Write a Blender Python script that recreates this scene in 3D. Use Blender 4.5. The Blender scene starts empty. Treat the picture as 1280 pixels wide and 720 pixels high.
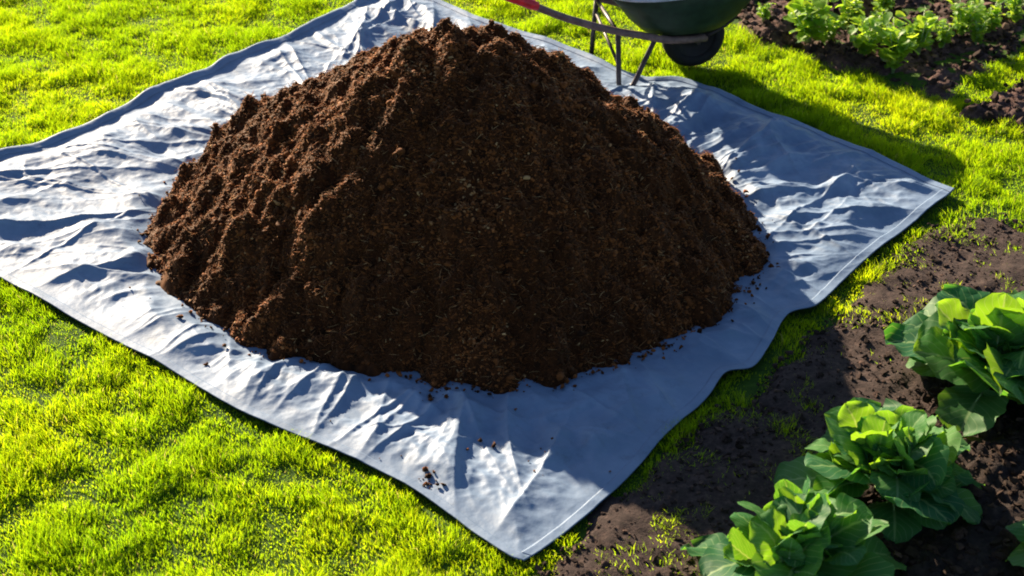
import bpy, bmesh, math
import numpy as np
from math import sin, cos, pi, radians, tan, atan2
from mathutils import Vector, Matrix

rng = np.random.default_rng(7)
scene = bpy.context.scene
COL = scene.collection

# ------------------------------------------------------------------ camera numbers
F_PX, CAM_H, PITCH = 2120.0, 3.8, radians(32)

def at(x, y, z=0.0):
    """survey helper: ground position (metres) of a measured point of the plan"""
    X = (x - 640) / F_PX
    u = -(y - 360) / F_PX
    Y = cos(PITCH) + sin(PITCH) * u
    Z = -sin(PITCH) + cos(PITCH) * u
    t = (z - CAM_H) / Z
    return np.array([X * t, Y * t])

SUN_HEAD = radians(147)      # shadows run this way (clockwise from +Y)
SUN_EL = radians(21.5)

# ------------------------------------------------------------------ noise
def _hash(ix, iy, seed):
    h = (ix.astype(np.int64) * 374761393 + iy.astype(np.int64) * 668265263 + seed * 974711) & 0xffffffff
    h = ((h ^ (h >> 13)) * 1274126177) & 0xffffffff
    h = (h ^ (h >> 16)) & 0xffffffff
    return h / 4294967295.0

def noise(x, y, seed=0):
    """2-D gradient noise, about -1..1"""
    x0 = np.floor(x); y0 = np.floor(y)
    fx = x - x0; fy = y - y0
    u = fx * fx * fx * (fx * (fx * 6 - 15) + 10)
    v = fy * fy * fy * (fy * (fy * 6 - 15) + 10)
    def g(dx, dy):
        a = _hash(x0 + dx, y0 + dy, seed) * 2 * pi
        return np.cos(a) * (fx - dx) + np.sin(a) * (fy - dy)
    n = (g(0, 0) * (1 - u) + g(1, 0) * u) * (1 - v) + (g(0, 1) * (1 - u) + g(1, 1) * u) * v
    return n * 1.5

def fbm(x, y, seed=0, octs=4, gain=0.5):
    a, s, f = 1.0, 0, 1.0
    for i in range(octs):
        s = s + a * noise(x * f + i * 17.3, y * f - i * 9.1, seed + i)
        a *= gain; f *= 2.03
    return s

def ridged(x, y, seed=0, eps=0.02):
    n = noise(x, y, seed)
    return 1 - np.sqrt(n * n + eps * eps) * 1.9

def worley(x, y, seed):
    x0 = np.floor(x); y0 = np.floor(y); d1 = np.full(x.shape, 9.); 
    for i in (-1, 0, 1):
        for j in (-1, 0, 1):
            cx = x0 + i; cy = y0 + j
            d = np.hypot(cx + _hash(cx, cy, seed) - x, cy + _hash(cx, cy, seed + 7) - y)
            d1 = np.minimum(d1, d)
    return d1

def sstep(a, b, x):
    t = np.clip((x - a) / (b - a), 0, 1)
    return t * t * (3 - 2 * t)

def poly_sd(px, py, poly):
    """signed distance, positive inside"""
    poly = np.asarray(poly); n = len(poly)
    d = np.full(px.shape, 1e9); inside = np.zeros(px.shape, bool)
    for i in range(n):
        ax, ay = poly[i]; bx, by = poly[(i + 1) % n]
        ex, ey = bx - ax, by - ay
        t = np.clip(((px - ax) * ex + (py - ay) * ey) / (ex * ex + ey * ey + 1e-12), 0, 1)
        d = np.minimum(d, np.hypot(px - ax - t * ex, py - ay - t * ey))
        c = ((ay > py) != (by > py)) & (px < (bx - ax) * (py - ay) / (by - ay + 1e-12) + ax)
        inside ^= c
    return np.where(inside, d, -d)

# ------------------------------------------------------------------ object helpers
def tag(o, label=None, cat=None, group=None, kind=None):
    if label: o['label'] = label
    if cat: o['category'] = cat
    if group: o['group'] = group
    if kind: o['kind'] = kind
    return o

def mesh_np(name, verts, faces, mat, parent=None, smooth=True, attrs=None):
    """verts (n,3); faces: (m,k) array or a list of such arrays"""
    if not isinstance(faces, (list, tuple)): faces = [faces]
    faces = [np.asarray(f, dtype=np.int32) for f in faces if len(f)]
    me = bpy.data.meshes.new(name)
    me.vertices.add(len(verts))
    me.vertices.foreach_set('co', np.asarray(verts, dtype=np.float32).ravel())
    loops = np.concatenate([f.ravel() for f in faces])
    tot = np.concatenate([np.full(len(f), f.shape[1], np.int32) for f in faces])
    start = np.concatenate([[0], np.cumsum(tot)[:-1]]).astype(np.int32)
    me.loops.add(len(loops)); me.loops.foreach_set('vertex_index', loops)
    me.polygons.add(len(tot))
    me.polygons.foreach_set('loop_start', start); me.polygons.foreach_set('loop_total', tot)
    me.polygons.foreach_set('use_smooth', np.full(len(tot), smooth))
    me.update(calc_edges=True)
    if attrs:
        for k, v in attrs.items():
            a = me.attributes.new(k, 'FLOAT', 'POINT')
            a.data.foreach_set('value', np.asarray(v, dtype=np.float32))
    me.materials.append(mat)
    o = bpy.data.objects.new(name, me); COL.objects.link(o)
    if parent: o.parent = parent
    return o

def empty(name, loc=(0, 0, 0), rz=0):
    o = bpy.data.objects.new(name, None); COL.objects.link(o)
    o.location = loc; o.rotation_euler = (0, 0, rz); o.empty_display_size = 0.1
    return o

def grid_faces(nx, ny, keep=None):
    i = np.arange(nx * ny).reshape(ny, nx)
    q = np.stack([i[:-1, :-1], i[:-1, 1:], i[1:, 1:], i[1:, :-1]], -1).reshape(-1, 4)
    if keep is not None:
        q = q[keep.ravel()[q].any(1)]
    return q

def compact(v, f, attrs=None):
    used = np.unique(f); m = np.full(len(v), -1, np.int64); m[used] = np.arange(len(used))
    a = {k: x[used] for k, x in attrs.items()} if attrs else None
    return v[used], m[f], a

def bm_obj(name, bm, mat, parent=None, smooth=True):
    me = bpy.data.meshes.new(name)
    bmesh.ops.recalc_face_normals(bm, faces=bm.faces)
    bm.to_mesh(me); bm.free()
    for p in me.polygons: p.use_smooth = smooth
    me.materials.append(mat)
    o = bpy.data.objects.new(name, me); COL.objects.link(o)
    if parent: o.parent = parent
    return o

def tube(bm, pts, r, n=10, caps=True):
    pts = [Vector(p) for p in pts]
    rs = r if isinstance(r, (list, tuple)) else [r] * len(pts)
    rings = []; prev = None
    for i, p in enumerate(pts):
        if i == 0: t = pts[1] - p
        elif i == len(pts) - 1: t = p - pts[i - 1]
        else: t = (pts[i + 1] - p).normalized() + (p - pts[i - 1]).normalized()
        t.normalize()
        if prev is None:
            up = Vector((0, 0, 1)) if abs(t.z) < .9 else Vector((1, 0, 0))
            a = t.cross(up).normalized()
        else:
            a = (prev - t * prev.dot(t)).normalized()
        prev = a; b = t.cross(a)
        rings.append([bm.verts.new(p + (a * cos(2 * pi * k / n) + b * sin(2 * pi * k / n)) * rs[i]) for k in range(n)])
    for i in range(len(rings) - 1):
        for k in range(n):
            bm.faces.new((rings[i][k], rings[i][(k + 1) % n], rings[i + 1][(k + 1) % n], rings[i + 1][k]))
    if caps:
        bm.faces.new(rings[0][::-1]); bm.faces.new(rings[-1])

def smooth_path(ctrl, n=8):
    """Catmull-Rom through control points"""
    c = [Vector(p) for p in ctrl]; c = [c[0] * 2 - c[1]] + c + [c[-1] * 2 - c[-2]]
    out = []
    for i in range(1, len(c) - 2):
        for k in range(n):
            t = k / n
            out.append(0.5 * ((2 * c[i]) + (c[i + 1] - c[i - 1]) * t + (2 * c[i - 1] - 5 * c[i] + 4 * c[i + 1] - c[i + 2]) * t * t
                              + (3 * c[i] - c[i - 1] - 3 * c[i + 1] + c[i + 2]) * t ** 3))
    out.append(c[-2]); return out

# ------------------------------------------------------------------ materials
def new_mat(name):
    m = bpy.data.materials.new(name); m.use_nodes = True
    nt = m.node_tree; b = nt.nodes['Principled BSDF']
    return m, nt, b

def N(nt, t, **kw):
    n = nt.nodes.new(t)
    for k, v in kw.items():
        if k.startswith('i_'): n.inputs[k[2:].replace('_', ' ')].default_value = v
        else: setattr(n, k, v)
    return n

def ramp(nt, fac, stops):
    r = nt.nodes.new('ShaderNodeValToRGB')
    while len(r.color_ramp.elements) < len(stops): r.color_ramp.elements.new(0.5)
    for e, (p, c) in zip(r.color_ramp.elements, stops):
        e.position = p; e.color = (*c, 1)
    nt.links.new(fac, r.inputs[0]); return r.outputs[0]

def obj_noise(nt, scale, detail=4, rough=0.6):
    tc = nt.nodes.new('ShaderNodeTexCoord')
    n = N(nt, 'ShaderNodeTexNoise'); n.inputs['Scale'].default_value = scale
    n.inputs['Detail'].default_value = detail; n.inputs['Roughness'].default_value = rough
    nt.links.new(tc.outputs['Object'], n.inputs['Vector']); return n.outputs['Fac']

def attr(nt, name):
    a = nt.nodes.new('ShaderNodeAttribute'); a.attribute_name = name; return a.outputs['Fac']

def soil_mat(name, dark, mid, light, rough=0.95, bump=0.6, scale=60):
    m, nt, b = new_mat(name)
    f = obj_noise(nt, scale, 6, .7)
    c = ramp(nt, f, [(0.3, dark), (0.52, mid), (0.72, light)])
    nt.links.new(c, b.inputs['Base Color']); b.inputs['Roughness'].default_value = rough
    b.inputs['Specular IOR Level'].default_value = 0.25
    bp = N(nt, 'ShaderNodeBump'); bp.inputs['Strength'].default_value = bump; bp.inputs['Distance'].default_value = .01
    nt.links.new(obj_noise(nt, scale * 2.2, 5, .7), bp.inputs['Height'])
    nt.links.new(bp.outputs[0], b.inputs['Normal'])
    return m

M_PATH = soil_mat('path_soil', (.020, .013, .012), (.045, .030, .027), (.095, .062, .052), scale=40)
M_BED = soil_mat('bed_soil', (.012, .008, .007), (.026, .017, .015), (.06, .038, .03), scale=50)
M_FARBED = soil_mat('mulch_soil', (.030, .017, .016), (.085, .048, .042), (.20, .115, .095), scale=35)
M_TURF = soil_mat('turf_base', (.014, .040, .002), (.032, .080, .003), (.06, .12, .006), scale=30)

def crumb_mat(name, stops, rough=.9, spec=.2, sheen=0):
    m, nt, b = new_mat(name)
    c = ramp(nt, attr(nt, 'tint'), stops)
    mx = N(nt, 'ShaderNodeMix', data_type='RGBA', blend_type='MULTIPLY'); mx.inputs[0].default_value = .8
    nt.links.new(c, mx.inputs[6])
    nt.links.new(ramp(nt, obj_noise(nt, 90, 4, .7), [(.3, (.45, .45, .45)), (.7, (1.4, 1.35, 1.3))]), mx.inputs[7])
    nt.links.new(mx.outputs[2], b.inputs['Base Color'])
    b.inputs['Roughness'].default_value = rough; b.inputs['Specular IOR Level'].default_value = spec
    b.inputs['Specular Tint'].default_value = (1, .78, .6, 1)
    b.inputs['Sheen Weight'].default_value = sheen; b.inputs['Sheen Roughness'].default_value = .45; b.inputs['Sheen Tint'].default_value = (1, .50, .24, 1)
    return m
M_COMPOST = crumb_mat('compost', [(0, (.007, .002, .0009)), (.42, (.062, .0185, .0050)), (.85, (.27, .088, .024)), (1, (.40, .24, .11))], rough=.75, spec=.15, sheen=.22)
M_CLOD = crumb_mat('soil_clod', [(0, (.012, .008, .008)), (.6, (.036, .024, .022)), (1, (.12, .075, .062))])
M_DARKCLOD = crumb_mat('dark_clod', [(0, (.012, .008, .007)), (.7, (.035, .022, .018)), (1, (.10, .06, .045))])

def leafy(name, base_c, trans_c, rough=.5, trans=.45, spec=.4):
    m, nt, b = new_mat(name)
    tr = nt.nodes.new('ShaderNodeBsdfTranslucent')
    mix = nt.nodes.new('ShaderNodeMixShader'); mix.inputs[0].default_value = trans
    out = nt.nodes['Material Output']
    nt.links.new(b.outputs[0], mix.inputs[1]); nt.links.new(tr.outputs[0], mix.inputs[2])
    nt.links.new(mix.outputs[0], out.inputs[0])
    nt.links.new(base_c(nt), b.inputs['Base Color']); nt.links.new(trans_c(nt), tr.inputs['Color'])
    b.inputs['Roughness'].default_value = rough; b.inputs['Specular IOR Level'].default_value = spec
    return m
M_GRASS = leafy('grass_blade',
                lambda nt: ramp(nt, attr(nt, 'tint'), [(0, (.06, .13, .005)), (.55, (.15, .23, .005)), (.9, (.24, .31, .006)), (1, (.33, .30, .09))]),
                lambda nt: ramp(nt, attr(nt, 'tint'), [(0, (.17, .38, .005)), (.55, (.40, .60, .005)), (.9, (.64, .72, .008)), (1, (.55, .48, .12))]),
                rough=.6, trans=.64, spec=.2)

def veined(nt, dark, light, vein):
    """leaf blade colour: tint variation plus pale midrib and side veins from the leaf's own s,t coordinates"""
    s = attr(nt, 'leaf_s'); t = attr(nt, 'leaf_t')
    ab = N(nt, 'ShaderNodeMath', operation='ABSOLUTE'); nt.links.new(s, ab.inputs[0])
    # midrib
    mr = N(nt, 'ShaderNodeMapRange'); mr.inputs[1].default_value = .015; mr.inputs[2].default_value = .075
    mr.inputs[3].default_value = 1; mr.inputs[4].default_value = 0; nt.links.new(ab.outputs[0], mr.inputs[0])
    # side veins: sin((t - .55|s|) * 40)
    k = N(nt, 'ShaderNodeMath', operation='MULTIPLY_ADD'); k.inputs[1].default_value = -.42
    nt.links.new(ab.outputs[0], k.inputs[0]); nt.links.new(t, k.inputs[2])
    q = N(nt, 'ShaderNodeMath', operation='MULTIPLY'); q.inputs[1].default_value = 46; nt.links.new(k.outputs[0], q.inputs[0])
    sn = N(nt, 'ShaderNodeMath', operation='SINE'); nt.links.new(q.outputs[0], sn.inputs[0])
    vr = N(nt, 'ShaderNodeMapRange'); vr.inputs[1].default_value = .88; vr.inputs[2].default_value = 1
    vr.inputs[3].default_value = 0; vr.inputs[4].default_value = .55; nt.links.new(sn.outputs[0], vr.inputs[0])
    mx = N(nt, 'ShaderNodeMath', operation='MAXIMUM'); nt.links.new(mr.outputs[0], mx.inputs[0]); nt.links.new(vr.outputs[0], mx.inputs[1])
    c = ramp(nt, attr(nt, 'tint'), [(0, dark), (1, light)])
    m2 = N(nt, 'ShaderNodeMix', data_type='RGBA'); nt.links.new(mx.outputs[0], m2.inputs[0])
    nt.links.new(c, m2.inputs[6]); m2.inputs[7].default_value = (*vein, 1)
    return m2.outputs[2]
M_LEAF = leafy('cabbage_leaf', lambda nt: veined(nt, (.030, .135, .055), (.095, .25, .060), (.24, .38, .16)),
               lambda nt: veined(nt, (.08, .30, .02), (.36, .62, .01), (.45, .6, .10)), rough=.55, trans=.48, spec=.22)
M_SEED = leafy('seedling_leaf', lambda nt: ramp(nt, attr(nt, 'tint'), [(0, (.07, .18, .025)), (1, (.18, .32, .03))]),
               lambda nt: ramp(nt, attr(nt, 'tint'), [(0, (.35, .65, .03)), (1, (.65, .85, .05))]), rough=.5, trans=.5)
def plain(name, c, rough=.5, metal=0.0, spec=.5, var=.25, scale=20):
    m, nt, b = new_mat(name)
    cc = ramp(nt, obj_noise(nt, scale, 5, .65), [(.35, tuple(x * (1 - var) for x in c)), (.65, tuple(min(1, x * (1 + var)) for x in c))])
    nt.links.new(cc, b.inputs['Base Color'])
    b.inputs['Roughness'].default_value = rough; b.inputs['Metallic'].default_value = metal
    b.inputs['Specular IOR Level'].default_value = spec
    return m
M_STALK = plain('leaf_stalk', (.25, .36, .14), .45)
M_TRAY = plain('green_tray_paint', (.018, .040, .022), .5, 0, .25, .3, 14)
M_RIM = plain('worn_rim_steel', (.45, .50, .58), .4, .3, .5, .2, 25)
M_STEEL = plain('dark_tube_steel', (.045, .035, .04), .45, .4, .5, .4, 30)
M_RAIL = plain('worn_wood_rail', (.16, .10, .095), .6, 0, .4, .35, 25)
M_RUBBER = plain('tyre_rubber', (.012, .012, .014), .8, 0, .3)
M_HUB = plain('black_wheel_hub', (.014, .013, .015), .7, 0, .3)
M_RED = plain('red_grip', (.62, .012, .03), .5)
M_HEM = plain('dark_hem', (.03, .04, .07), .6)

def tarp_mat():
    m, nt, b = new_mat('silver_blue_tarp')
    c = ramp(nt, obj_noise(nt, 3.5, 6, .65), [(.35, (.120, .185, .295)), (.65, (.185, .262, .390))])
    dirt = ramp(nt, obj_noise(nt, 9, 8, .75), [(.56, (1, 1, 1)), (.72, (.70, .66, .62))])
    mx = N(nt, 'ShaderNodeMix', data_type='RGBA', blend_type='MULTIPLY'); mx.inputs[0].default_value = .8
    nt.links.new(c, mx.inputs[6]); nt.links.new(dirt, mx.inputs[7])
    nt.links.new(mx.outputs[2], b.inputs['Base Color'])
    b.inputs['Roughness'].default_value = .58; b.inputs['Specular IOR Level'].default_value = .30
    bp = N(nt, 'ShaderNodeBump'); bp.inputs['Strength'].default_value = .35; bp.inputs['Distance'].default_value = .006
    nt.links.new(obj_noise(nt, 26, 3, .55), bp.inputs['Height']); nt.links.new(bp.outputs[0], b.inputs['Normal'])
    return m
M_TARP = tarp_mat()

# ------------------------------------------------------------------ plan of the place
def P(lst): return np.array([at(*p) for p in lst])
def catmull2(pts, n):
    pts = np.asarray(pts); seg = np.hypot(*np.diff(pts, axis=0).T); s = np.concatenate([[0], np.cumsum(seg)]); s /= s[-1]
    c = np.vstack([2 * pts[0] - pts[1], pts, 2 * pts[-1] - pts[-2]])
    q = np.linspace(0, 1, n); i = np.clip(np.searchsorted(s, q, side='right') - 1, 0, len(pts) - 2)
    t = ((q - s[i]) / (s[i + 1] - s[i]))[:, None]
    p0, p1, p2, p3 = c[i], c[i + 1], c[i + 2], c[i + 3]
    return .5 * (2 * p1 + (p2 - p0) * t + (2 * p0 - 5 * p1 + 4 * p2 - p3) * t ** 2 + (3 * p1 - p0 - 3 * p2 + p3) * t ** 3)

LB = P([(-155, 262), (-60, 318), (0, 350), (60, 383), (130, 422), (210, 464), (290, 512), (345, 537), (420, 567), (500, 606), (560, 646), (600, 676), (636, 700), (655, 706)])
BR = P([(655, 706), (674, 694), (714, 664), (758, 627), (796, 589), (833, 547), (857, 525), (886, 500), (908, 472), (941, 462), (963, 434), (984, 399), (1019, 391), (1047, 361), (1091, 322), (1141, 283), (1192, 243)])
LT = P([(-155, 262), (-70, 226), (0, 200), (60, 184), (132, 155), (200, 118), (250, 100), (292, 77), (350, 56), (400, 32), (450, 8), (478, -6)])
TR = P([(478, -6), (545, 4), (600, 28), (660, 46), (720, 66), (770, 88), (810, 103), (862, 106), (950, 141), (1010, 163), (1072, 190), (1130, 214), (1192, 242)])
NU = 780; NV = 780
eLB = catmull2(LB, NU); eTR = catmull2(TR, NU)    # along u (L->B) at v=0, (T->R) at v=1
eLT = catmull2(LT, NV); eBR = catmull2(BR, NV)    # along v at u=0, u=1
TARP_POLY = np.vstack([catmull2(LB, 60)[:-1], catmull2(BR, 60)[:-1], catmull2(TR, 60)[::-1][:-1], catmull2(LT, 60)[::-1][:-1]])

PC = np.array([-.24, 6.50])        # centre of the heap
base_pts = np.vstack([P([(191, 308), (200, 342), (255, 392), (300, 428), (352, 450), (420, 460), (480, 467), (560, 487), (632, 491), (740, 470),
                         (800, 448), (862, 418), (912, 388), (938, 360), (952, 320)]),
                      [[1.06, 6.62], [.94, 7.05], [.62, 7.4], [.15, 7.62], [-.35, 7.70], [-.85, 7.62], [-1.25, 7.40], [-1.50, 7.05], [-1.60, 6.72]]])
_a = np.arctan2(base_pts[:, 1] - PC[1], base_pts[:, 0] - PC[0]); _r = np.hypot(*(base_pts - PC).T)
_o = np.argsort(_a); _a = _a[_o]; _r = _r[_o]
_a3 = np.concatenate([_a - 2 * pi, _a, _a + 2 * pi]); _r3 = np.tile(_r, 3)
def heap_R(th): return np.interp(th, _a3, _r3)
HEAP_H = .925
def heap_rho(x, y):
    th = np.arctan2(y - PC[1], x - PC[0]); r = np.hypot(x - PC[0], y - PC[1])
    R = heap_R(th) * (1 + .045 * noise(np.cos(th) * 5, np.sin(th) * 5, 31) + .040 * noise(x * 8, y * 8, 32))
    return r / R
def heap_z(x, y, detail=True):
    rho = heap_rho(x, y)
    q = (np.sqrt(rho ** 2 + .03) - .1732) / .8417
    z = HEAP_H * (1 - np.maximum(q, 0) ** 1.12)
    ins = sstep(1.02, .82, rho)
    z = z + (.15 * np.exp(-((x + 1.25) ** 2 + (y - 6.95) ** 2) / .07) + .07 * np.exp(-((x - .62) ** 2 + (y - 6.75) ** 2) / .10)
             + .030 * np.exp(-((x - .02) ** 2 + (y - 6.6) ** 2) / .10)) * ins
    if detail:
        a = sstep(1.15, .9, rho)
        qx = x + .03 * noise(x * 9, y * 9, 44); qy = y + .03 * noise(x * 9, y * 9, 45)
        z = z + a * (.050 * (.5 - worley(qx * 8.5, qy * 8.5, 46)) + .020 * (.5 - worley(qx * 19, qy * 19, 47)))
        z = z + a * (.034 * fbm(x * 3.0, y * 3.0, 40, 2) + .036 * fbm(x * 7, y * 7, 41, 3) + .024 * (ridged(x * 11, y * 11, 42, .1) - .5) + .012 * fbm(x * 30, y * 30, 43, 2))
    return z

PATH = P([(560, 1000), (650, 760), (662, 700), (705, 664), (765, 605), (840, 545), (890, 505), (945, 478), (1000, 415), (1070, 362), (1108, 318), (1150, 282),
          (1195, 268), (1240, 262), (1300, 285), (1460, 330), (1900, 500), (2100, 1000)])
BED = P([(760, 1000), (870, 760), (925, 690), (1010, 620), (1100, 550), (1190, 470), (1240, 420), (1310, 380), (1500, 380), (1900, 600), (2100, 1000)])
FAR1 = P([(900, 18), (940, 50), (1000, 74), (1080, 94), (1150, 114), (1184, 124), (1212, 98), (1280, 62), (1420, 10), (1560, -60), (1300, -170), (1000, -130), (880, -60)])
FAR2 = P([(1196, 142), (1240, 117), (1290, 92), (1420, 40), (1640, -60), (1900, 60), (1600, 180), (1400, 190), (1300, 176), (1255, 160)])
r0 = at(1100, 66); r1 = at(1275, 2); ROWD = (r1 - r0) / np.hypot(*(r1 - r0)); ROWN = np.array([-ROWD[1], ROWD[0]])

def path_z(x, y): return .006 + .012 * fbm(x * 4, y * 4, 60, 3) + .006 * fbm(x * 16, y * 16, 61, 3) + .003 * ridged(x * 40, y * 40, 62, .1)
def bed_z(x, y): return .035 + .020 * fbm(x * 5, y * 5, 63, 3) + .016 * fbm(x * 20, y * 20, 64, 3) + .006 * fbm(x * 60, y * 60, 65, 2)
def far_z(x, y):
    d = (x - r0[0]) * ROWN[0] + (y - r0[1]) * ROWN[1]
    return .020 + .035 * np.cos(2 * pi * d / .62) + .024 * fbm(x * 6, y * 6, 66, 3) + .022 * fbm(x * 22, y * 22, 67, 3)

def corner_z(x, y): return .030 + .03 * fbm(x * 6, y * 6, 68, 3) + .022 * fbm(x * 22, y * 22, 69, 3)

def patch(name, poly, res, zf, mat, lim=(-6, 8, 2.2, 14), edge=.10, low=-.05):
    x0, x1 = max(lim[0], poly[:, 0].min() - .1), min(lim[1], poly[:, 0].max() + .1)
    y0, y1 = max(lim[2], poly[:, 1].min() - .1), min(lim[3], poly[:, 1].max() + .1)
    nx = int((x1 - x0) / res); ny = int((y1 - y0) / res)
    X, Y = np.meshgrid(np.linspace(x0, x1, nx), np.linspace(y0, y1, ny))
    sd = poly_sd(X, Y, poly) + .05 * noise(X * 5, Y * 5, 70) + .02 * noise(X * 19, Y * 19, 71)
    w = sstep(-edge * .5, edge, sd)
    Z = zf(X, Y) * w + low * (1 - w)
    v = np.stack([X, Y, Z], -1).reshape(-1, 3)
    f = grid_faces(nx, ny, keep=sd > -edge)
    v, f, _ = compact(v, f)
    return mesh_np(name, v, f, mat)

# ------------------------------------------------------------------ ground
def axis(a, b, res, far):
    core = np.arange(a, b, res); out = [core[-1]]; s = res
    while out[-1] < far: s *= 1.35; out.append(out[-1] + s)
    left = [core[0]]; s = res
    while left[-1] > -far: s *= 1.35; left.append(left[-1] - s)
    return np.concatenate([left[:0:-1], core, out[1:]])
gx = axis(-6, 7, .05, 600); gy = axis(1.5, 14, .05, 600)
X, Y = np.meshgrid(gx, gy)
Z = .006 * fbm(X * 3, Y * 3, 80, 3) - .012
g = mesh_np('ground', np.stack([X, Y, Z], -1).reshape(-1, 3), grid_faces(len(gx), len(gy)), M_TURF)
tag(g, 'soil and thatch under the lawn', kind='structure')
tag(patch('dirt_path', PATH, .018, path_z, M_PATH), 'trodden brown soil path between tarp and cabbages', kind='structure')
tag(patch('garden_bed', BED, .018, bed_z, M_BED, low=-.06), 'dark moist soil bed under the cabbages', kind='structure')
fb = patch('far_garden_bed', FAR1, .018, far_z, M_FARBED, edge=.22, low=-.03)
tag(fb, 'mulched garden bed with seedling rows', kind='structure')
tag(patch('corner_garden_bed', FAR2, .018, corner_z, M_FARBED), 'mulched bed beyond the narrow grass strip', kind='structure')

# ------------------------------------------------------------------ tarp
def tarp_height(X, Y, U, V):
    rx, ry = X - PC[0], Y - PC[1]
    r = np.hypot(rx, ry); th = np.arctan2(ry, rx)
    rho = heap_rho(X, Y)
    wx = X + .10 * noise(X * 1.7, Y * 1.7, 90); wy = Y + .10 * noise(X * 1.7, Y * 1.7, 91)
    # folds radiating from the heap
    kth = 6.0
    ct, st = np.cos(th + .10 * noise(X * 2, Y * 2, 92)), np.sin(th + .10 * noise(X * 2, Y * 2, 92))
    rad = ridged(ct * kth + r * .22, st * kth + r * .35, 93, .05)
    rad2 = ridged(ct * 12 + r * .9, st * 12 - r * .7, 94, .04)
    env = .5 + .5 * np.clip(fbm(X * 1.3, Y * 1.3, 95, 2) + .35, 0, 1.2)
    z = .024 * np.clip(rad, 0, 1) ** 1.3 * env + .008 * np.clip(rad2, 0, 1) ** 1.3 * env
    # long soft folds crossing the cloth
    ang = radians(22)
    a = wx * cos(ang) + wy * sin(ang); b = -wx * sin(ang) + wy * cos(ang)
    left = sstep(-.6, -1.6, X); 
    z += (.009 + .006 * left) * np.clip(ridged(a * .95, b * 3.6, 96, .03), 0, 1) ** 1.4
    z += (.004 + .002 * left) * np.clip(ridged(a * 2.6, b * 8.5, 97, .04), 0, 1) ** 1.4
    ang = radians(-48)
    a = wx * cos(ang) + wy * sin(ang); b = -wx * sin(ang) + wy * cos(ang)
    z += .012 * np.clip(ridged(a * 1.1, b * 4.5, 98, .06), 0, 1) ** 2
    z += .020 * fbm(X * 2.2, Y * 2.2, 99, 2) + .036 * left * np.clip(ridged(wx * 1.5 + 3, wy * 2.6, 107, .15), 0, 1) ** 1.3
    z += .0035 * ridged(wx * 9, wy * 9, 101, .1) + .002 * ridged(wx * 22, wy * 22, 102, .1)
    # sharp facets of a crumpled sheet
    cw = X + .05 * noise(X * 4, Y * 4, 108); cv = Y + .05 * noise(X * 4, Y * 4, 109)
    back = sstep(.3, .9, X) * sstep(6.2, 6.8, Y)
    z += (.030 + .030 * back) * worley(cw * 3.1, cv * 3.1, 110) + (.011 + .012 * back) * worley(cw * 8, cv * 8, 111) + .004 * worley(cw * 21, cv * 21, 112)
    z -= .03
    # packing creases: a shallow grid of straight folds
    for k, am in ((.25, .010), (.5, .012), (.75, .010)):
        z += am * np.exp(-((U - k) / .0028) ** 2) + am * np.exp(-((V - k) / .0028) ** 2)
    # crisp crumple creases, random segments
    R2 = np.random.default_rng(5)
    for i in range(280):
        u0, v0 = R2.random(2)
        long_ = i < 175
        L = R2.uniform(.35, 1.0) if long_ else R2.uniform(.08, .30)
        w = R2.uniform(.012, .030) if long_ else R2.uniform(.006, .014)
        am = R2.uniform(.012, .034) if long_ else R2.uniform(.005, .018)
        cx = np.interp(u0, [0, 1], [-2.9, .2]) + v0 * 2.1; cy = 6.73 - u0 * 2.35 + v0 * 2.55
        t0 = atan2(cy - PC[1], cx - PC[0]) + R2.normal(0, .38 if long_ else .9)
        d = (X - cx) * cos(t0) + (Y - cy) * sin(t0); e = -(X - cx) * sin(t0) + (Y - cy) * cos(t0) + .22 * d * d * R2.uniform(-1, 1) / L
        # one steep flank and one gentle flank, like a flattened pleat
        s_ = 1 if R2.random() < .5 else -1
        prof = np.where(e * s_ > 0, np.exp(-np.abs(e) / w), np.exp(-np.abs(e) / (w * 3.2)))
        z += am * prof * np.clip(1 - (d / L) ** 2, 0, 1) ** .8
    edge = np.minimum(np.minimum(U, 1 - U), np.minimum(V, 1 - V))
    under = sstep(1.12, .96, rho)
    z = np.maximum(z, 0) * (1 - under) * (.12 + .88 * sstep(0, .06, edge))
    z = .014 + z * (.92 - .30 * left)
    # the far left edge curls up, the two near edges wave a little
    z += (.034 + .022 * noise(V * 14, V * 0, 103)) * np.exp(-(U / .012) ** 2)
    z += np.maximum(0, .028 * noise(V * 9, V * 0, 104)) * np.exp(-((1 - U) / .02) ** 2) * (1 - under)
    z += np.maximum(0, .0 + .014 * noise(U * 11, U * 0, 105)) * np.exp(-(V / .012) ** 2)
    z += (.012 + .014 * noise(U * 12, U * 0, 106)) * np.exp(-((1 - V) / .012) ** 2)
    return np.maximum(z, .006)

u = np.linspace(0, 1, NU); v = np.linspace(0, 1, NV)
U, V = np.meshgrid(u, v)            # rows = v
def coons(U, V):
    def smp(e, q): 
        f = q * (len(e) - 1); i = np.clip(f.astype(int), 0, len(e) - 2); w = (f - i)[..., None]
        return e[i] * (1 - w) + e[i + 1] * w
    a = smp(eLB, U) * (1 - V)[..., None] + smp(eTR, U) * V[..., None]
    b = smp(eLT, V) * (1 - U)[..., None] + smp(eBR, V) * U[..., None]
    c = (eLB[0] * ((1 - U) * (1 - V))[..., None] + eLB[-1] * (U * (1 - V))[..., None] + eTR[0] * ((1 - U) * V)[..., None] + eTR[-1] * (U * V)[..., None])
    return a + b - c
XY = coons(U, V); TX, TY = XY[..., 0], XY[..., 1]
TZ = tarp_height(TX, TY, U, V)
tarp = empty('tarp', (float(at(500, 330)[0]), float(at(500, 330)[1]), 0))
tag(tarp, 'crumpled silver blue tarp spread on the lawn under the compost heap', 'tarp')
TO = np.array([tarp.location.x, tarp.location.y, 0])
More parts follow.
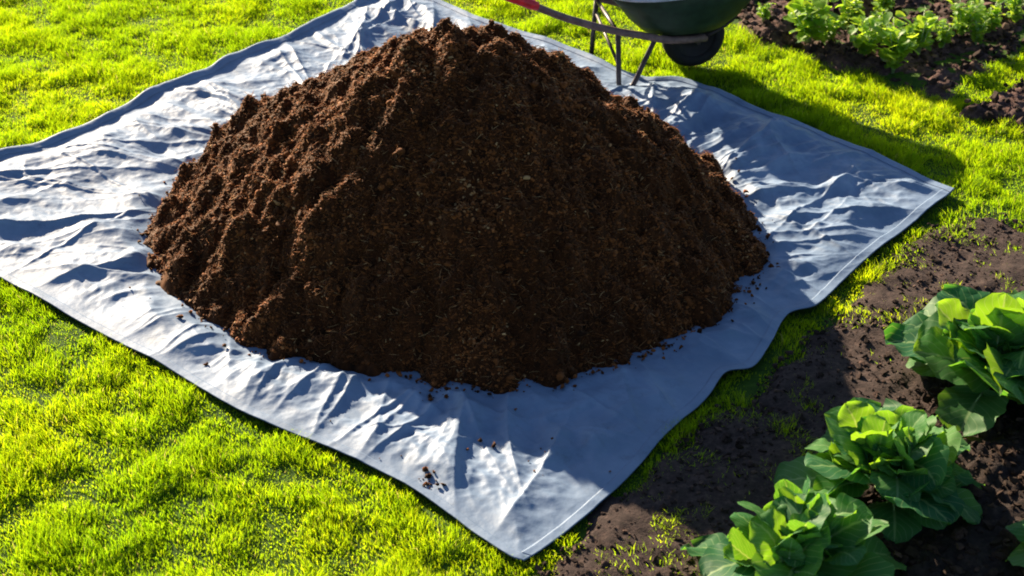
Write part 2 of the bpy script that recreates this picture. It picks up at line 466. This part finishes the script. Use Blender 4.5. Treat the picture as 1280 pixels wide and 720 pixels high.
sheet = mesh_np('sheet', np.stack([TX, TY, TZ], -1).reshape(-1, 3) - TO, grid_faces(NU, NV), M_TARP, tarp)
sheet.data.materials.append(M_HEM)
so = sheet.modifiers.new('thickness', 'SOLIDIFY'); so.thickness = .0035; so.offset = -1
so.material_offset = 1; so.material_offset_rim = 1; so.use_quality_normals = True
# folded, stitched hem: a narrow band just proud of the sheet round all four sides
def hem_strip(mask_u, mask_v, name):
    iu = np.where(mask_u)[0]; iv = np.where(mask_v)[0]
    sx = TX[np.ix_(iv, iu)]; sy = TY[np.ix_(iv, iu)]; sz = TZ[np.ix_(iv, iu)]
    return np.stack([sx, sy, sz + .0012], -1).reshape(-1, 3) - TO, grid_faces(len(iu), len(iv))
vs, fs, off = [], [], 0
w_in = .012
allu = np.ones(NU, bool); allv = np.ones(NV, bool)
for mu, mv in ((allu, v < w_in), (allu, v > 1 - w_in), (u < w_in, (v >= w_in) & (v <= 1 - w_in)), (u > 1 - w_in, (v >= w_in) & (v <= 1 - w_in))):
    a, b = hem_strip(mu, mv, '')
    vs.append(a); fs.append(b + off); off += len(a)
hem = mesh_np('hem', np.vstack(vs), np.vstack(fs), M_TARP, tarp)
sh = hem.modifiers.new('thickness', 'SOLIDIFY'); sh.thickness = .0010; sh.offset = 1

def tarp_z_at(x, y):
    """height of the cloth at scattered points (nearest grid vertex)"""
    out = np.zeros(len(x))
    pts = np.stack([TX[::6, ::6].ravel(), TY[::6, ::6].ravel()], 1); zz = TZ[::6, ::6].ravel()
    for i in range(len(x)):
        k = np.argmin((pts[:, 0] - x[i]) ** 2 + (pts[:, 1] - y[i]) ** 2); out[i] = zz[k]
    return out

# ------------------------------------------------------------------ lumps
def ico(sub):
    bm = bmesh.new(); bmesh.ops.create_icosphere(bm, subdivisions=sub, radius=1)
    v = np.array([p.co[:] for p in bm.verts]); f = np.array([[q.index for q in p.verts] for p in bm.faces]); bm.free(); return v, f
IV, IF = ico(2); IV1, IF1 = ico(1)
def templates(V0, k, amp, seed):
    R = np.random.default_rng(seed); out = []
    for i in range(k):
        d = 1 + amp * sum(np.sin(V0 @ R.normal(0, 2.2, 3) + R.uniform(0, 6)) for _ in range(4)) / 2
        out.append(V0 * d[:, None] * R.uniform(.7, 1.25, 3))
    return out
T2 = templates(IV, 12, .60, 1); T1 = templates(IV1, 12, .62, 2)
def lumps(pos, size, seed, tv, tf, squash=.8):
    R = np.random.default_rng(seed); n = len(pos)
    q = R.normal(size=(n, 4)); q /= np.linalg.norm(q, axis=1)[:, None]; w, x, y, z = q.T
    M = np.stack([1 - 2 * (y * y + z * z), 2 * (x * y - z * w), 2 * (x * z + y * w), 2 * (x * y + z * w), 1 - 2 * (x * x + z * z), 2 * (y * z - x * w),
                  2 * (x * z - y * w), 2 * (y * z + x * w), 1 - 2 * (x * x + y * y)], 1).reshape(n, 3, 3)
    T = np.stack(tv)[R.integers(0, len(tv), n)]
    vv = np.einsum('nij,nkj->nki', M, T) * size[:, None, None]
    vv[:, :, 2] *= squash
    vv += pos[:, None, :]
    k = T.shape[1]
    ff = tf[None] + (np.arange(n) * k)[:, None, None]
    return vv.reshape(-1, 3), ff.reshape(-1, 3), k

def strands(pos, L, wd, seed, nz=.25):
    """thin straw / root pieces: flattened three-sided slivers"""
    R = np.random.default_rng(seed); n = len(pos)
    a = R.uniform(0, 2 * pi, n); d = np.stack([np.cos(a), np.sin(a), R.normal(0, nz, n)], 1); d /= np.linalg.norm(d, axis=1)[:, None]
    s = np.cross(d, [0, 0, 1.]); s /= np.linalg.norm(s, axis=1)[:, None]; up = np.cross(s, d)
    rows = []
    for t, k in ((-.5, .5), (0, 1), (.5, .4)):
        bend = (.12 * (1 - 4 * t * t))
        c = pos + d * (L * t)[:, None] + s * (L * bend * R.uniform(-1, 1, n))[:, None]
        for j in range(3):
            rows.append(c + (s * cos(j * 2.094) + up * sin(j * 2.094)) * (wd * k)[:, None])
    vv = np.stack(rows, 1)
    f = []
    for r_ in (0, 3):
        for j in range(3):
            f.append([r_ + j, r_ + (j + 1) % 3, r_ + 3 + (j + 1) % 3, r_ + 3 + j])
    ff = np.array(f)[None] + (np.arange(n) * 9)[:, None, None]
    return vv.reshape(-1, 3), ff.reshape(-1, 4)

# ------------------------------------------------------------------ compost heap
hx = np.arange(-1.85, 1.35, .0085); hy = np.arange(5.1, 7.95, .0085)
X, Y = np.meshgrid(hx, hy); Z = heap_z(X, Y) + .02
O3 = np.array([PC[0], PC[1], 0])
core_v = np.stack([X, Y, Z], -1).reshape(-1, 3); f = grid_faces(len(hx), len(hy), keep=Z > .0)
tn = .22 + .25 * fbm(X * 30, Y * 30, 120, 2); tn = tn.ravel()
core_v, f, at_ = compact(core_v, f, {'tint': np.clip(tn, 0, .9)})
V_, F3, F4, TN = [core_v], [], [f], [at_['tint']]
off = len(core_v)
def heap_points(n, rmax=1.0):
    th = rng.uniform(-pi, pi, n); r = np.sqrt(rng.uniform(0, 1, n)) * rmax * heap_R(th)
    x = PC[0] + r * np.cos(th); y = PC[1] + r * np.sin(th); return x, y
for n, s0, s1, tv, tf, sd_ in ((1500, .008, .018, T2, IF, 11), (150000, .003, .0095, T1, IF1, 12)):
    x, y = heap_points(n, 1.02)
    z = heap_z(x, y) + .02
    size = s0 + (s1 - s0) * rng.random(n) ** 2.2
    clump = fbm(x * 7, y * 7, 121, 2); keep = (z > .012) & (rng.random(n) < .75 + .4 * clump)
    x, y, z, size = x[keep], y[keep], z[keep], size[keep]
    vv, ff, k = lumps(np.stack([x, y, z - size * .25], 1), size, sd_, tv, tf)
    V_.append(vv); F3.append(ff + off); off += len(vv)
    t = np.clip(rng.beta(2.2, 2.4, len(x)) * (.86 + .42 * fbm(x * 2.6, y * 2.6, 122, 3)), 0, 1); t[rng.random(len(x)) < .006] = 1.0
    TN.append(np.repeat(t, k))
x, y = heap_points(16000, 1.0); z = heap_z(x, y) + .03
vv, ff = strands(np.stack([x, y, z], 1), rng.uniform(.015, .055, len(x)), rng.uniform(.0006, .0018, len(x)), 13, .35)
V_.append(vv); F4.append(ff + off); off += len(vv)
t = np.clip(rng.beta(2, 1.6, len(x)), 0, .97); t[rng.random(len(x)) < .06] = 1
TN.append(np.repeat(t, 9))
heap = mesh_np('compost_heap', np.vstack(V_) - O3, [np.vstack(F3), np.vstack(F4)], M_COMPOST, attrs={'tint': np.concatenate(TN)})
heap.location = O3
tag(heap, 'large reddish brown heap of crumbly compost piled on the tarp', 'compost heap')
# crumbs that rolled off onto the cloth
n = 520
th = rng.uniform(-pi, pi, n); r = heap_R(th) * (1.0 + rng.exponential(.022, n)); x = PC[0] + r * np.cos(th); y = PC[1] + r * np.sin(th)
ex = []
for (cx, cy, sp, k) in ((530, 612, .035, 26), (545, 500, .04, 16), (835, 440, .05, 20), (610, 545, .25, 16), (230, 420, .3, 10)):
    c = at(cx, cy); ex.append(c + rng.normal(0, sp, (k, 2)))
ex = np.vstack(ex); x = np.concatenate([x, ex[:, 0]]); y = np.concatenate([y, ex[:, 1]])
ok = poly_sd(x, y, TARP_POLY) > .03; x, y = x[ok], y[ok]
z = tarp_z_at(x, y); size = .003 + .009 * rng.random(len(x)) ** 2
vv, ff, k = lumps(np.stack([x, y, z + size * .5 + .002], 1), size, 14, T1, IF1)
sc = mesh_np('spilled_compost', vv, ff, M_COMPOST, attrs={'tint': np.repeat(rng.uniform(0, .8, len(x)), k)})
tag(sc, 'loose dark crumbs of compost fallen onto the tarp round the heap', 'compost crumbs', kind='stuff')

# ------------------------------------------------------------------ soil clods
def clods(name, poly, n, zf, mat, smax, label, lim, seed, dens=None):
    R = np.random.default_rng(seed)
    x = R.uniform(lim[0], lim[1], n); y = R.uniform(lim[2], lim[3], n)
    sd = poly_sd(x, y, poly); ok = (sd > .02) & (poly_sd(x, y, TARP_POLY) < -.03)
    ok &= R.random(n) < .55 + .6 * fbm(x * 3, y * 3, seed, 2)
    x, y = x[ok], y[ok]; size = .0035 + (smax - .0035) * R.random(len(x)) ** 3.2
    vv, ff, k = lumps(np.stack([x, y, zf(x, y) + size * .15], 1), size, seed, T1, IF1, .75)
    o = mesh_np(name, vv, ff, mat, attrs={'tint': np.repeat(R.beta(2, 2, len(x)), k)}, smooth=False)
    tag(o, label, 'soil', kind='stuff'); return o
clods('soil_clods', PATH, 36000, path_z, M_CLOD, .013, 'small brown clods on the trodden path', (0, 3.6, 3.6, 7.4), 21)
clods('dark_soil_crumbs', BED, 36000, bed_z, M_DARKCLOD, .022, 'dark crumbly soil round the cabbages', (.3, 3.4, 3.6, 6.4), 22)
clods('mulch_crumbs', FAR1, 34000, far_z, M_CLOD, .028, 'lumpy mulch between the seedling rows', (.9, 4.6, 7.6, 11), 23)
clods('corner_mulch_crumbs', FAR2, 16000, corner_z, M_CLOD, .028, 'lumpy mulch on the bed at the right edge', (1.9, 4.6, 7.2, 10.4), 24)

# ------------------------------------------------------------------ grass
def grass_prob(x, y):
    """0..1 how likely a blade grows here, and a height factor"""
    td = poly_sd(x, y, TARP_POLY)
    nz = .10 * fbm(x * 2.6, y * 2.6, 140, 3) + .05 * noise(x * 14, y * 14, 141)
    p = np.ones(x.shape); h = np.ones(x.shape)
    p[td > .012] = 0
    pd = poly_sd(x, y, PATH)
    onpath = sstep(-.05, .07, pd + nz * 1.5)
    p *= 1 - onpath
    # weeds on the path
    weeds = sstep(.0, .6, fbm(x * 2.6 + 3, y * 2.6, 142, 3)) * .8
    for cx, cy, rx, ry, a in ((1168, 418, .17, .10, .75), (1130, 468, .07, .05, .5), (1110, 330, .14, .16, .7), (1060, 380, .12, .12, .6), (940, 520, .09, .10, .45),
                              (900, 560, .08, .12, .35), (1190, 300, .14, .07, .5), (1250, 285, .25, .10, .6), (780, 640, .12, .10, .3), (830, 690, .12, .07, .3), (680, 700, .05, .12, .9),
                              (1000, 440, .08, .08, .5), (1240, 330, .12, .05, .3), (860, 600, .10, .08, .25), (740, 700, .12, .08, .35)):
        c = at(cx, cy); e = ((x - c[0]) / rx) ** 2 + ((y - c[1]) / ry) ** 2
        weeds = np.maximum(weeds, 1.7 * a * np.exp(-e * .7) * (.6 + .8 * np.clip(fbm(x * 9, y * 9, 143, 2), -.6, 1)))
    edge = np.exp(-((td + .05) / .10) ** 2) * sstep(.2, -.3, -x) * .55 * sstep(-.3, .3, fbm(x * 6, y * 6, 144, 2))
    p = np.maximum(p, onpath * np.maximum(weeds, edge)); h = np.where(onpath > .5, .8, 1.0)
    p[td > .012] = 0
    bd = poly_sd(x, y, BED); p *= 1 - sstep(-.04, .05, bd + nz * .5)
    for q in (FAR1, FAR2):
        p *= 1 - sstep(-.03, .05, poly_sd(x, y, q) + nz * .6)
    h = h * (1 - .30 * np.exp(-(td / .03) ** 2))
    return p, h
def make_grass(n, lim, seed, wscale=1.0, vis=None, short=1.0):
    R = np.random.default_rng(seed)
    x = R.uniform(lim[0], lim[1], n); y = R.uniform(lim[2], lim[3], n)
    if vis is not None:
        k = vis(x, y); x, y = x[k], y[k]
    p, h = grass_prob(x, y)
    tuft = fbm(x * 4.2, y * 4.2, 150, 3)            # tufts
    tuft2 = noise(x * 17, y * 17, 151)
    k = R.random(len(x)) < p * np.clip(.90 + .35 * tuft + .20 * tuft2, .5, 1)
    x, y, h, tuft, tuft2 = x[k], y[k], h[k], tuft[k], tuft2[k]
    n = len(x)
    L = (.012 + .046 * sstep(-.7, .8, tuft) + .010 * tuft2) * h * R.uniform(.7, 1.25, n); L = np.maximum(L * short, .010)
    w = R.uniform(.0009, .0021, n) * wscale
    # tufts lean outward with the gradient of the tuft field
    la = R.uniform(0, 2 * pi, n) ; lean = R.uniform(.15, .95, n)
    gx_ = noise(x * 6, y * 6, 152); gy_ = noise(x * 6, y * 6, 153)
    dx = np.cos(la) * lean + .55 * gx_; dy = np.sin(la) * lean + .55 * gy_
    fa = R.uniform(0, 2 * pi, n); sx, sy = np.cos(fa), np.sin(fa)
    z0 = -.012 + np.zeros(n)
    def P3(t, bend): return np.stack([x + dx * L * bend, y + dy * L * bend, z0 + L * t], 1)
    b = P3(0, 0); m = P3(.55, .22); tp = P3(.95, .75)
    s = np.stack([sx, sy, np.zeros(n)], 1)
    vv = np.stack([b - s * w[:, None], b + s * w[:, None], m + s * w[:, None] * .85, m - s * w[:, None] * .85, tp], 1)
    i = np.arange(n)[:, None] * 5
    q = i + np.array([[0, 1, 2, 3]]); t3 = i + np.array([[3, 2, 4]])
    tint = np.clip(.50 + .22 * fbm(x * 1.1, y * 1.1, 154, 3) + R.normal(0, .15, n), 0, .9)
    tint[R.random(n) < .018] = 1
    return vv.reshape(-1, 3), q, t3, np.repeat(tint, 5)
def in_view(m0, m1):
    def f(x, y):
        half = .306 * np.hypot(y, CAM_H) * 1.0
        return (np.abs(x) < half + m0) & (np.abs(x) >= (half + m1 if m1 is not None else -1))
    return f
parts = [make_grass(170000, (-11, 12, 2.0, 24), 204, 4.0, lambda x, y: (np.abs(x) > 5.4) | (y > 13)),
         make_grass(60000, (-5.4, 5.4, 3.2, 13), 205, 2.6, in_view(9, 1.6)),
         make_grass(1000000, (-4.2, 4.2, 3.7, 11.0), 200, 1.0, in_view(.35, None)),
         make_grass(560000, (-4.2, 4.2, 3.7, 11.0), 203, 1.3, in_view(.2, None), .55),
         make_grass(90000, (-5.4, 5.4, 3.2, 12.5), 201, 1.9, in_view(1.6, .35)),
         make_grass(26000, (-4.2, 4.2, 11.0, 13.0), 202, 1.9, None)]
VV, Q, T3, TI, off = [], [], [], [], 0
for a, b, c, d in parts:
    VV.append(a); Q.append(b + off); T3.append(c + off); TI.append(d); off += len(a)
gr = mesh_np('lawn_grass', np.vstack(VV), [np.vstack(Q), np.vstack(T3)], M_GRASS, attrs={'tint': np.concatenate(TI)})
tag(gr, 'bright sunlit lawn grass round the tarp', 'grass', kind='stuff')
print('blades', off // 5)

# ------------------------------------------------------------------ leafy plants
def leaf(R, base, az, L, W, pitch, curl, roll, ruffle, cup, nl=18, nw=12, tint=.4, pet=.35):
    """one broad leaf: petiole then a rounded blade with wavy margin. Returns verts, faces, s, t"""
    t = np.linspace(0, 1, nl); s = np.linspace(-1, 1, nw)
    # spine in the vertical plane of az, first the stalk
    Ls = L * pet
    ang = pitch - curl * t ** 1.4
    dx = np.cos(ang); dz = np.sin(ang)
    px_ = Ls * cos(pitch) + np.concatenate([[0], np.cumsum((dx[1:] + dx[:-1]) / 2)]) * L / (nl - 1)
    pz_ = Ls * sin(pitch) + np.concatenate([[0], np.cumsum((dz[1:] + dz[:-1]) / 2)]) * L / (nl - 1)
    wprof = (1 - np.abs(2 * np.clip(t, 0, 1) ** .85 - 1) ** 2.3 * .999) ** .55
    wprof = wprof * (1 + .10 * np.sin(t * 23 + R.uniform(0, 6)) * t) ; wprof[0] = .03; wprof[-1] = .05
    T, S = np.meshgrid(t, s, indexing='ij')
    wd = (wprof * W)[:, None] * S
    ph = R.uniform(0, 6, 3)
    ruf = ruffle * W * np.abs(S) ** 2.2 * (np.sin(T * 15 + ph[0] + S * 1.5) * .6 + np.sin(T * 26 + ph[1] - S * 2) * .4)
    blister = .018 * W * np.sin(T * 34 - np.abs(S) * 14 + ph[2]) * (1 - S * S)
    up = cup * W * S * S + ruf + blister - .06 * W * np.exp(-(S / .12) ** 2)
    tx = px_[:, None] - up * np.sin(ang)[:, None] * 1.0
    tz = pz_[:, None] + up * np.cos(ang)[:, None]
    lat = wd * cos(roll); tz = tz + wd * sin(roll)
    x = base[0] + tx * cos(az) - lat * sin(az); y = base[1] + tx * sin(az) + lat * cos(az); z = base[2] + tz
    v = np.stack([x, y, z], -1).reshape(-1, 3)
    return v, grid_faces(nw, nl), S.ravel(), T.ravel()

def leafy_plant(name, loc, specs, label, seed, stem_h=.07, group=None, cat='cabbage plant'):
    R = np.random.default_rng(seed)
    root = empty(name, (loc[0], loc[1], loc[2])); tag(root, label, cat, group)
    V_, F_, S_, T_, TI_, off = [], [], [], [], [], 0
    bm = bmesh.new()
    tube(bm, [(0, 0, -.04), (0, .002, stem_h * .5), (.004, 0, stem_h)], [.017, .015, .011], 8)
    for (az, L, W, pitch, curl, roll, ruf, cup, h) in specs:
        ox, oy, h = h if isinstance(h, tuple) else (0, 0, h)
        b = (ox + .012 * cos(az), oy + .012 * sin(az), h)
        v_, f_, s_, t_ = leaf(R, b, az, L, W, pitch, curl, roll, ruf, cup)
        V_.append(v_); F_.append(f_ + off); off += len(v_); S_.append(s_); T_.append(t_)
        TI_.append(np.full(len(v_), np.clip(R.normal(.42, .25), 0, 1)))
        e = Ls = L * .35
        p1 = (b[0] + e * cos(pitch) * cos(az), b[1] + e * cos(pitch) * sin(az), b[2] + e * sin(pitch))
        k = e + L * .25; a2 = pitch - curl * .06
        p2 = (p1[0] + L * .3 * cos(a2) * cos(az), p1[1] + L * .3 * cos(a2) * sin(az), p1[2] + L * .3 * sin(a2) - .0045)
        tube(bm, [b, p1, p2], [.0075, .0055, .0025], 7)
    mesh_np('leaves', np.vstack(V_), np.vstack(F_), M_LEAF, root, attrs={'leaf_s': np.concatenate(S_), 'leaf_t': np.concatenate(T_), 'tint': np.concatenate(TI_)})
    bm_obj('stem', bm, M_STALK, root)
    return root

def rosette(seed, n, Lm, az0=0, shoots=4, gap=.085):
    """several short shoots, each with its own whorl; a few big old leaves hang outside"""
    R = np.random.default_rng(seed); out = []
    for j in range(shoots):
        a0 = az0 + j * 2 * pi / max(1, shoots - 1) + R.normal(0, .3); g_ = 0 if j == 0 else gap * R.uniform(.8, 1.25)
        ox, oy = g_ * cos(a0), g_ * sin(a0); m = n // shoots + (3 if j == 0 else 0); hh = .05 if j == 0 else R.uniform(.0, .04)
        for i in range(m):
            k = i / (m - 1)
            az = R.uniform(0, 6) if i == 0 else az + 2.39996 + R.normal(0, .35)
            L = Lm * (.78 - .34 * k) * R.uniform(.62, 1.18)
            if R.random() < .10: L *= 1.1
            W = L * R.uniform(.44, .60)
            pitch = radians(12 + 64 * k ** .7 + R.normal(0, 13))
            # shoots on the outside lean outwards
            if j: pitch -= .30 * cos(az - a0) * (1 if k > .4 else .3)
            curl = radians(68 - 15 * k + R.normal(0, 26))
            out.append((az, L, W, pitch, curl, R.normal(0, .38), R.uniform(.04, .13), R.uniform(-.05, .25), (ox, oy, hh + .015 + .09 * k)))
    return out
HD = radians
cA = at(1112, 626); cB = at(994, 735); cC = at(1250, 488); cD = at(1345, 750)
spA = rosette(31, 58, .30, az0=.4, shoots=5)
# the very large ribbed leaf on the side of the path and the broad pale ones at the back
spA += [(HD(160), .27, .150, HD(58), HD(42), .15, .05, .02, .03), (HD(118), .19, .095, HD(74), HD(40), -.1, .12, .10, .05), (HD(62), .20, .09, HD(66), HD(50), .2, .14, .10, .05),
        (HD(262), .20, .095, HD(14), HD(60), .0, .06, -.05, .02), (HD(300), .20, .07, HD(20), HD(60), .2, .05, -.05, .03)]
leafy_plant('cabbage_plant', (cA[0], cA[1], .03), spA, 'large cabbage with a broad ribbed leaf towards the path, between two other cabbages', 41, group='cabbages beside the path')
leafy_plant('cabbage_plant', (cB[0], cB[1], .03), rosette(33, 56, .285, az0=1.9, shoots=5), 'smaller yellow green cabbage at the bottom edge nearest the tarp corner', 42, group='cabbages beside the path')
leafy_plant('cabbage_plant', (cC[0], cC[1], .03), rosette(35, 72, .375, az0=.9, shoots=5), 'cabbage at the right edge farthest up the path with bright sunlit leaves', 43, group='cabbages beside the path')
leafy_plant('cabbage_plant', (cD[0], cD[1], .03), rosette(36, 40, .22, az0=2.4), 'cabbage showing only its outermost leaves in the bottom right corner', 44, group='cabbages beside the path')

# ------------------------------------------------------------------ seedlings
def seedling(loc, size, seed, label, tall=1.0):
    R = np.random.default_rng(seed)
    root = empty('seedling_plant', loc); tag(root, label, 'young plant', 'young plants in the far bed')
    V_, F_, TI_, off = [], [], [], 0
    bm = bmesh.new()
    nst = 7
    for j in range(nst):
        az = j * 2.4 + R.normal(0, .3); out = R.uniform(.15, .75) * size * .5; hh = size * R.uniform(.5, .95) * tall
        top = (out * cos(az), out * sin(az), hh)
        tube(bm, [(0, 0, -.03), (top[0] * .35, top[1] * .35, hh * .5), top], [.004, .003, .0018], 5)
        for q in range(14):
            t = R.uniform(.15, 1.05); b = (top[0] * t, top[1] * t, hh * t)
            L = size * R.uniform(.14, .27)
            v_, f_, _, _ = leaf(R, b, R.uniform(0, 2 * pi), L, L * .42, radians(R.uniform(5, 60)), radians(R.uniform(20, 80)), R.normal(0, .3), .08, .15, nl=6, nw=5, pet=.15)
            V_.append(v_); F_.append(f_ + off); off += len(v_); TI_.append(np.full(len(v_), R.random()))
    mesh_np('leaves', np.vstack(V_), np.vstack(F_), M_SEED, root, attrs={'tint': np.concatenate(TI_)})
    bm_obj('stem', bm, M_STALK, root)
    return root
SEED = [(1012, 38, .23, 'bushy round young plant nearest the wheelbarrow in the far bed'),
        (1062, 18, .17, 'young plant just behind the bushy round one in the back row'),
        (1105, 2, .17, 'young plant cut by the top edge in the back row'),
        (955, 22, .08, 'tiny pale seedling beside the wheelbarrow tray'),
        (1082, 58, .17, 'first low plant at the near end of the front row'),
        (1118, 72, .22, 'tallest dark green plant of the front row near its end'),
        (1150, 52, .17, 'third young plant along the front row, light and open'),
        (1180, 46, .11, 'small seedling in the middle of the front row'),
        (1202, 32, .16, 'young plant past the middle of the front row beside the small seedling'),
        (1238, 24, .14, 'young plant second from the right edge in the front row'),
        (1268, 12, .13, 'young plant touching the right edge in the front row'),
        (1038, 36, .12, 'small young plant in front of the back row, right of the bushy round one'),
        (1096, 40, .12, 'small young plant peeking out behind the near end of the front row'),
        (1222, 40, .11, 'little young plant low on the front row towards the right edge'),
        (1150, -12, .16, None), (1190, -24, .15, None)]
for i, (a, b, s, lb) in enumerate(SEED):
    if lb is None: continue
    c = at(a, b, .08); zz = float(far_z(np.array([c[0]]), np.array([c[1]]))[0])
    seedling((c[0], c[1], zz), s * 1.5, 300 + i, lb)

# ------------------------------------------------------------------ wheelbarrow
WH = radians(12)                                   # heading of its long axis (from +X towards +Y)
wb = empty('wheelbarrow', (.52, 8.24, 0), WH)      # origin: on the ground midway between the legs; +x towards the wheel, -y the near side
tag(wb, 'dark green wheelbarrow on grass behind the compost heap with a red grip', 'wheelbarrow')
WX = .45; WR = .17
# tray: lofted rounded rings from floor to rim
def ring(cx, lx, ly, z, tiltz, n=56, e=2.8):
    out = []
    for k in range(n):
        a = 2 * pi * k / n; c, s = cos(a), sin(a)
        x = abs(c) ** (2 / e) * (1 if c > 0 else -1) * lx; y = abs(s) ** (2 / e) * (1 if s > 0 else -1) * ly
        y *= 1 - .10 * max(0, x / lx)
        out.append(Vector((cx + x, y, z + tiltz * (x / lx))))
    return out
rings = [ring(.37, .02, .02, .255, 0), ring(.37, .19, .15, .253, 0), ring(.37, .235, .185, .264, 0), ring(.38, .305, .23, .33, .008), ring(.39, .385, .27, .43, .018), ring(.40, .475, .305, .525, .03)]
bm = bmesh.new()
outer = [[bm.verts.new(p) for p in r] for r in rings]
inner = [[bm.verts.new(p + Vector((-(p.x - .39) * .02, -p.y * .02, .004))) for p in r] for r in rings]
n = len(outer[0])
for i in range(len(rings) - 1):
    for k in range(n):
        bm.faces.new((outer[i][k], outer[i][(k + 1) % n], outer[i + 1][(k + 1) % n], outer[i + 1][k]))
        bm.faces.new((inner[i][k], inner[i + 1][k], inner[i + 1][(k + 1) % n], inner[i][(k + 1) % n]))
bm.faces.new(outer[0]); bm.faces.new(inner[0][::-1])
for k in range(n): bm.faces.new((outer[-1][k], outer[-1][(k + 1) % n], inner[-1][(k + 1) % n], inner[-1][k]))
tray = bm_obj('tray', bm, M_TRAY, wb)
bm = bmesh.new(); rp = [p + Vector((0, 0, .002)) for p in rings[-1]]; tube(bm, rp + [rp[0]], .0105, 10, caps=False)
bm_obj('rim', bm, M_RIM, tray)
# rails with bent handles
for sgn in (-1, 1):
    bm = bmesh.new()
    tube(bm, smooth_path([(-.52, sgn * .255, .545), (-.30, sgn * .245, .435), (-.06, sgn * .235, .345), (.10, sgn * .215, .295), (.27, sgn * .18, .238), (WX + .04, sgn * .085, WR + .02)], 5), .0195, 12)
    bm_obj('handle_rail', bm, M_RAIL, wb)
    bm = bmesh.new()
    tube(bm, [(-.72, sgn * .262, .637), (-.70, sgn * .262, .630), (-.48, sgn * .2535, .5275), (-.455, sgn * .2525, .515)], [.018, .026, .0255, .022], 14)
    bm_obj('grip', bm, M_RED, wb)
    bm = bmesh.new()
    y0 = sgn * .225
    tube(bm, [(-.02, .232, .335), (-.035, .228, .17), (-.045, .224, .0)] if sgn > 0 else smooth_path([(-.03, sgn * .232, .335), (-.02, sgn * .23, .17), (-.012, sgn * .226, .035), (.012, y0, .014), (.05, y0, .016), (.075, y0 * .99, .045), (.13, y0 * .93, .16), (.19, y0 * .86, .275)], 6), .0135, 10)
    bm_obj('leg', bm, M_STEEL, wb)
bm = bmesh.new(); tube(bm, [(-.020, -.228, .15), (-.026, .230, .25)], .009, 8)
bm_obj('leg_brace', bm, M_STEEL, wb)
bm = bmesh.new(); tube(bm, [(-.02, -.228, .315), (-.02, .228, .315)], .011, 8); tube(bm, [(.24, -.17, .250), (.24, .17, .250)], .010, 8)
bm_obj('crossbar', bm, M_STEEL, wb)
# tray supports from rail to the front of the tray
for sgn in (-1, 1):
    bm = bmesh.new(); tube(bm, smooth_path([(WX + .04, sgn * .09, WR + .03), (WX + .17, sgn * .10, .28), (WX + .235, sgn * .11, .40)], 4), .009, 8)
    bm_obj('tray_support', bm, M_STEEL, wb)
# wheel
wheel = empty('wheel', (WX, 0, WR)); wheel.parent = wb
bm = bmesh.new(); seg = 48; prof = [(-.038, .105), (-.046, .125), (-.046, .142), (-.036, .160), (-.015, .1695), (.015, .1695), (.036, .160), (.046, .142), (.046, .125), (.038, .105)]
rr = [[bm.verts.new((r_ * cos(2 * pi * k / seg), y_, r_ * sin(2 * pi * k / seg))) for (y_, r_) in prof] for k in range(seg)]
for k in range(seg):
    for j in range(len(prof)):
        bm.faces.new((rr[k][j], rr[k][(j + 1) % len(prof)], rr[(k + 1) % seg][(j + 1) % len(prof)], rr[(k + 1) % seg][j]))
bm_obj('tyre', bm, M_RUBBER, wheel)
bm = bmesh.new()
prof = [(-.034, .108), (-.030, .09), (-.012, .075), (-.012, .03), (-.05, .025), (-.05, .0001), (.05, .0001), (.05, .025), (.012, .03), (.012, .075), (.030, .09), (.034, .108)]
rr = [[bm.verts.new((r_ * cos(2 * pi * k / seg), y_, r_ * sin(2 * pi * k / seg))) for (y_, r_) in prof] for k in range(seg)]
for k in range(seg):
    for j in range(len(prof) - 1):
        bm.faces.new((rr[k][j], rr[k][j + 1], rr[(k + 1) % seg][j + 1], rr[(k + 1) % seg][j]))
bm_obj('hub', bm, M_HUB, wheel)
bm = bmesh.new(); tube(bm, [(0, -.105, 0), (0, .105, 0)], .009, 10); bm_obj('axle', bm, M_STEEL, wheel)

# ------------------------------------------------------------------ light
w = bpy.data.worlds.new('World'); scene.world = w; w.use_nodes = True
nt = w.node_tree; bg = nt.nodes['Background']
sky = nt.nodes.new('ShaderNodeTexSky'); sky.sky_type = 'NISHITA'; sky.sun_disc = False
sky.sun_elevation = SUN_EL; sky.sun_rotation = SUN_HEAD + pi; sky.air_density = .85; sky.dust_density = .6; sky.ozone_density = 1.4
nt.links.new(sky.outputs[0], bg.inputs[0]); bg.inputs[1].default_value = .05
sl = bpy.data.lights.new('sun', 'SUN'); sl.energy = 5.0; sl.angle = radians(.6); sl.color = (1, .81, .57)
so_ = bpy.data.objects.new('sun', sl); COL.objects.link(so_)
d = Vector((sin(SUN_HEAD) * cos(SUN_EL), cos(SUN_HEAD) * cos(SUN_EL), -sin(SUN_EL)))
so_.rotation_euler = d.to_track_quat('-Z', 'Y').to_euler()

# ------------------------------------------------------------------ camera
cd = bpy.data.cameras.new('camera'); cam = bpy.data.objects.new('camera', cd); COL.objects.link(cam)
cam.location = (0, 0, CAM_H); cam.rotation_euler = (pi / 2 - PITCH, 0, 0)
cd.sensor_width = 36; cd.lens = F_PX / 1280 * 36; cd.clip_end = 3000; cd.clip_start = .1
cd.dof.use_dof = True; cd.dof.focus_distance = 6.9; cd.dof.aperture_fstop = 3.6
scene.camera = cam
scene.render.engine = 'CYCLES'
scene.view_settings.view_transform = 'Standard'; scene.view_settings.look = 'None'
scene.view_settings.exposure = 1.75; scene.view_settings.gamma = 1
try:
    scene.cycles.filter_width = 1.9
except Exception: pass
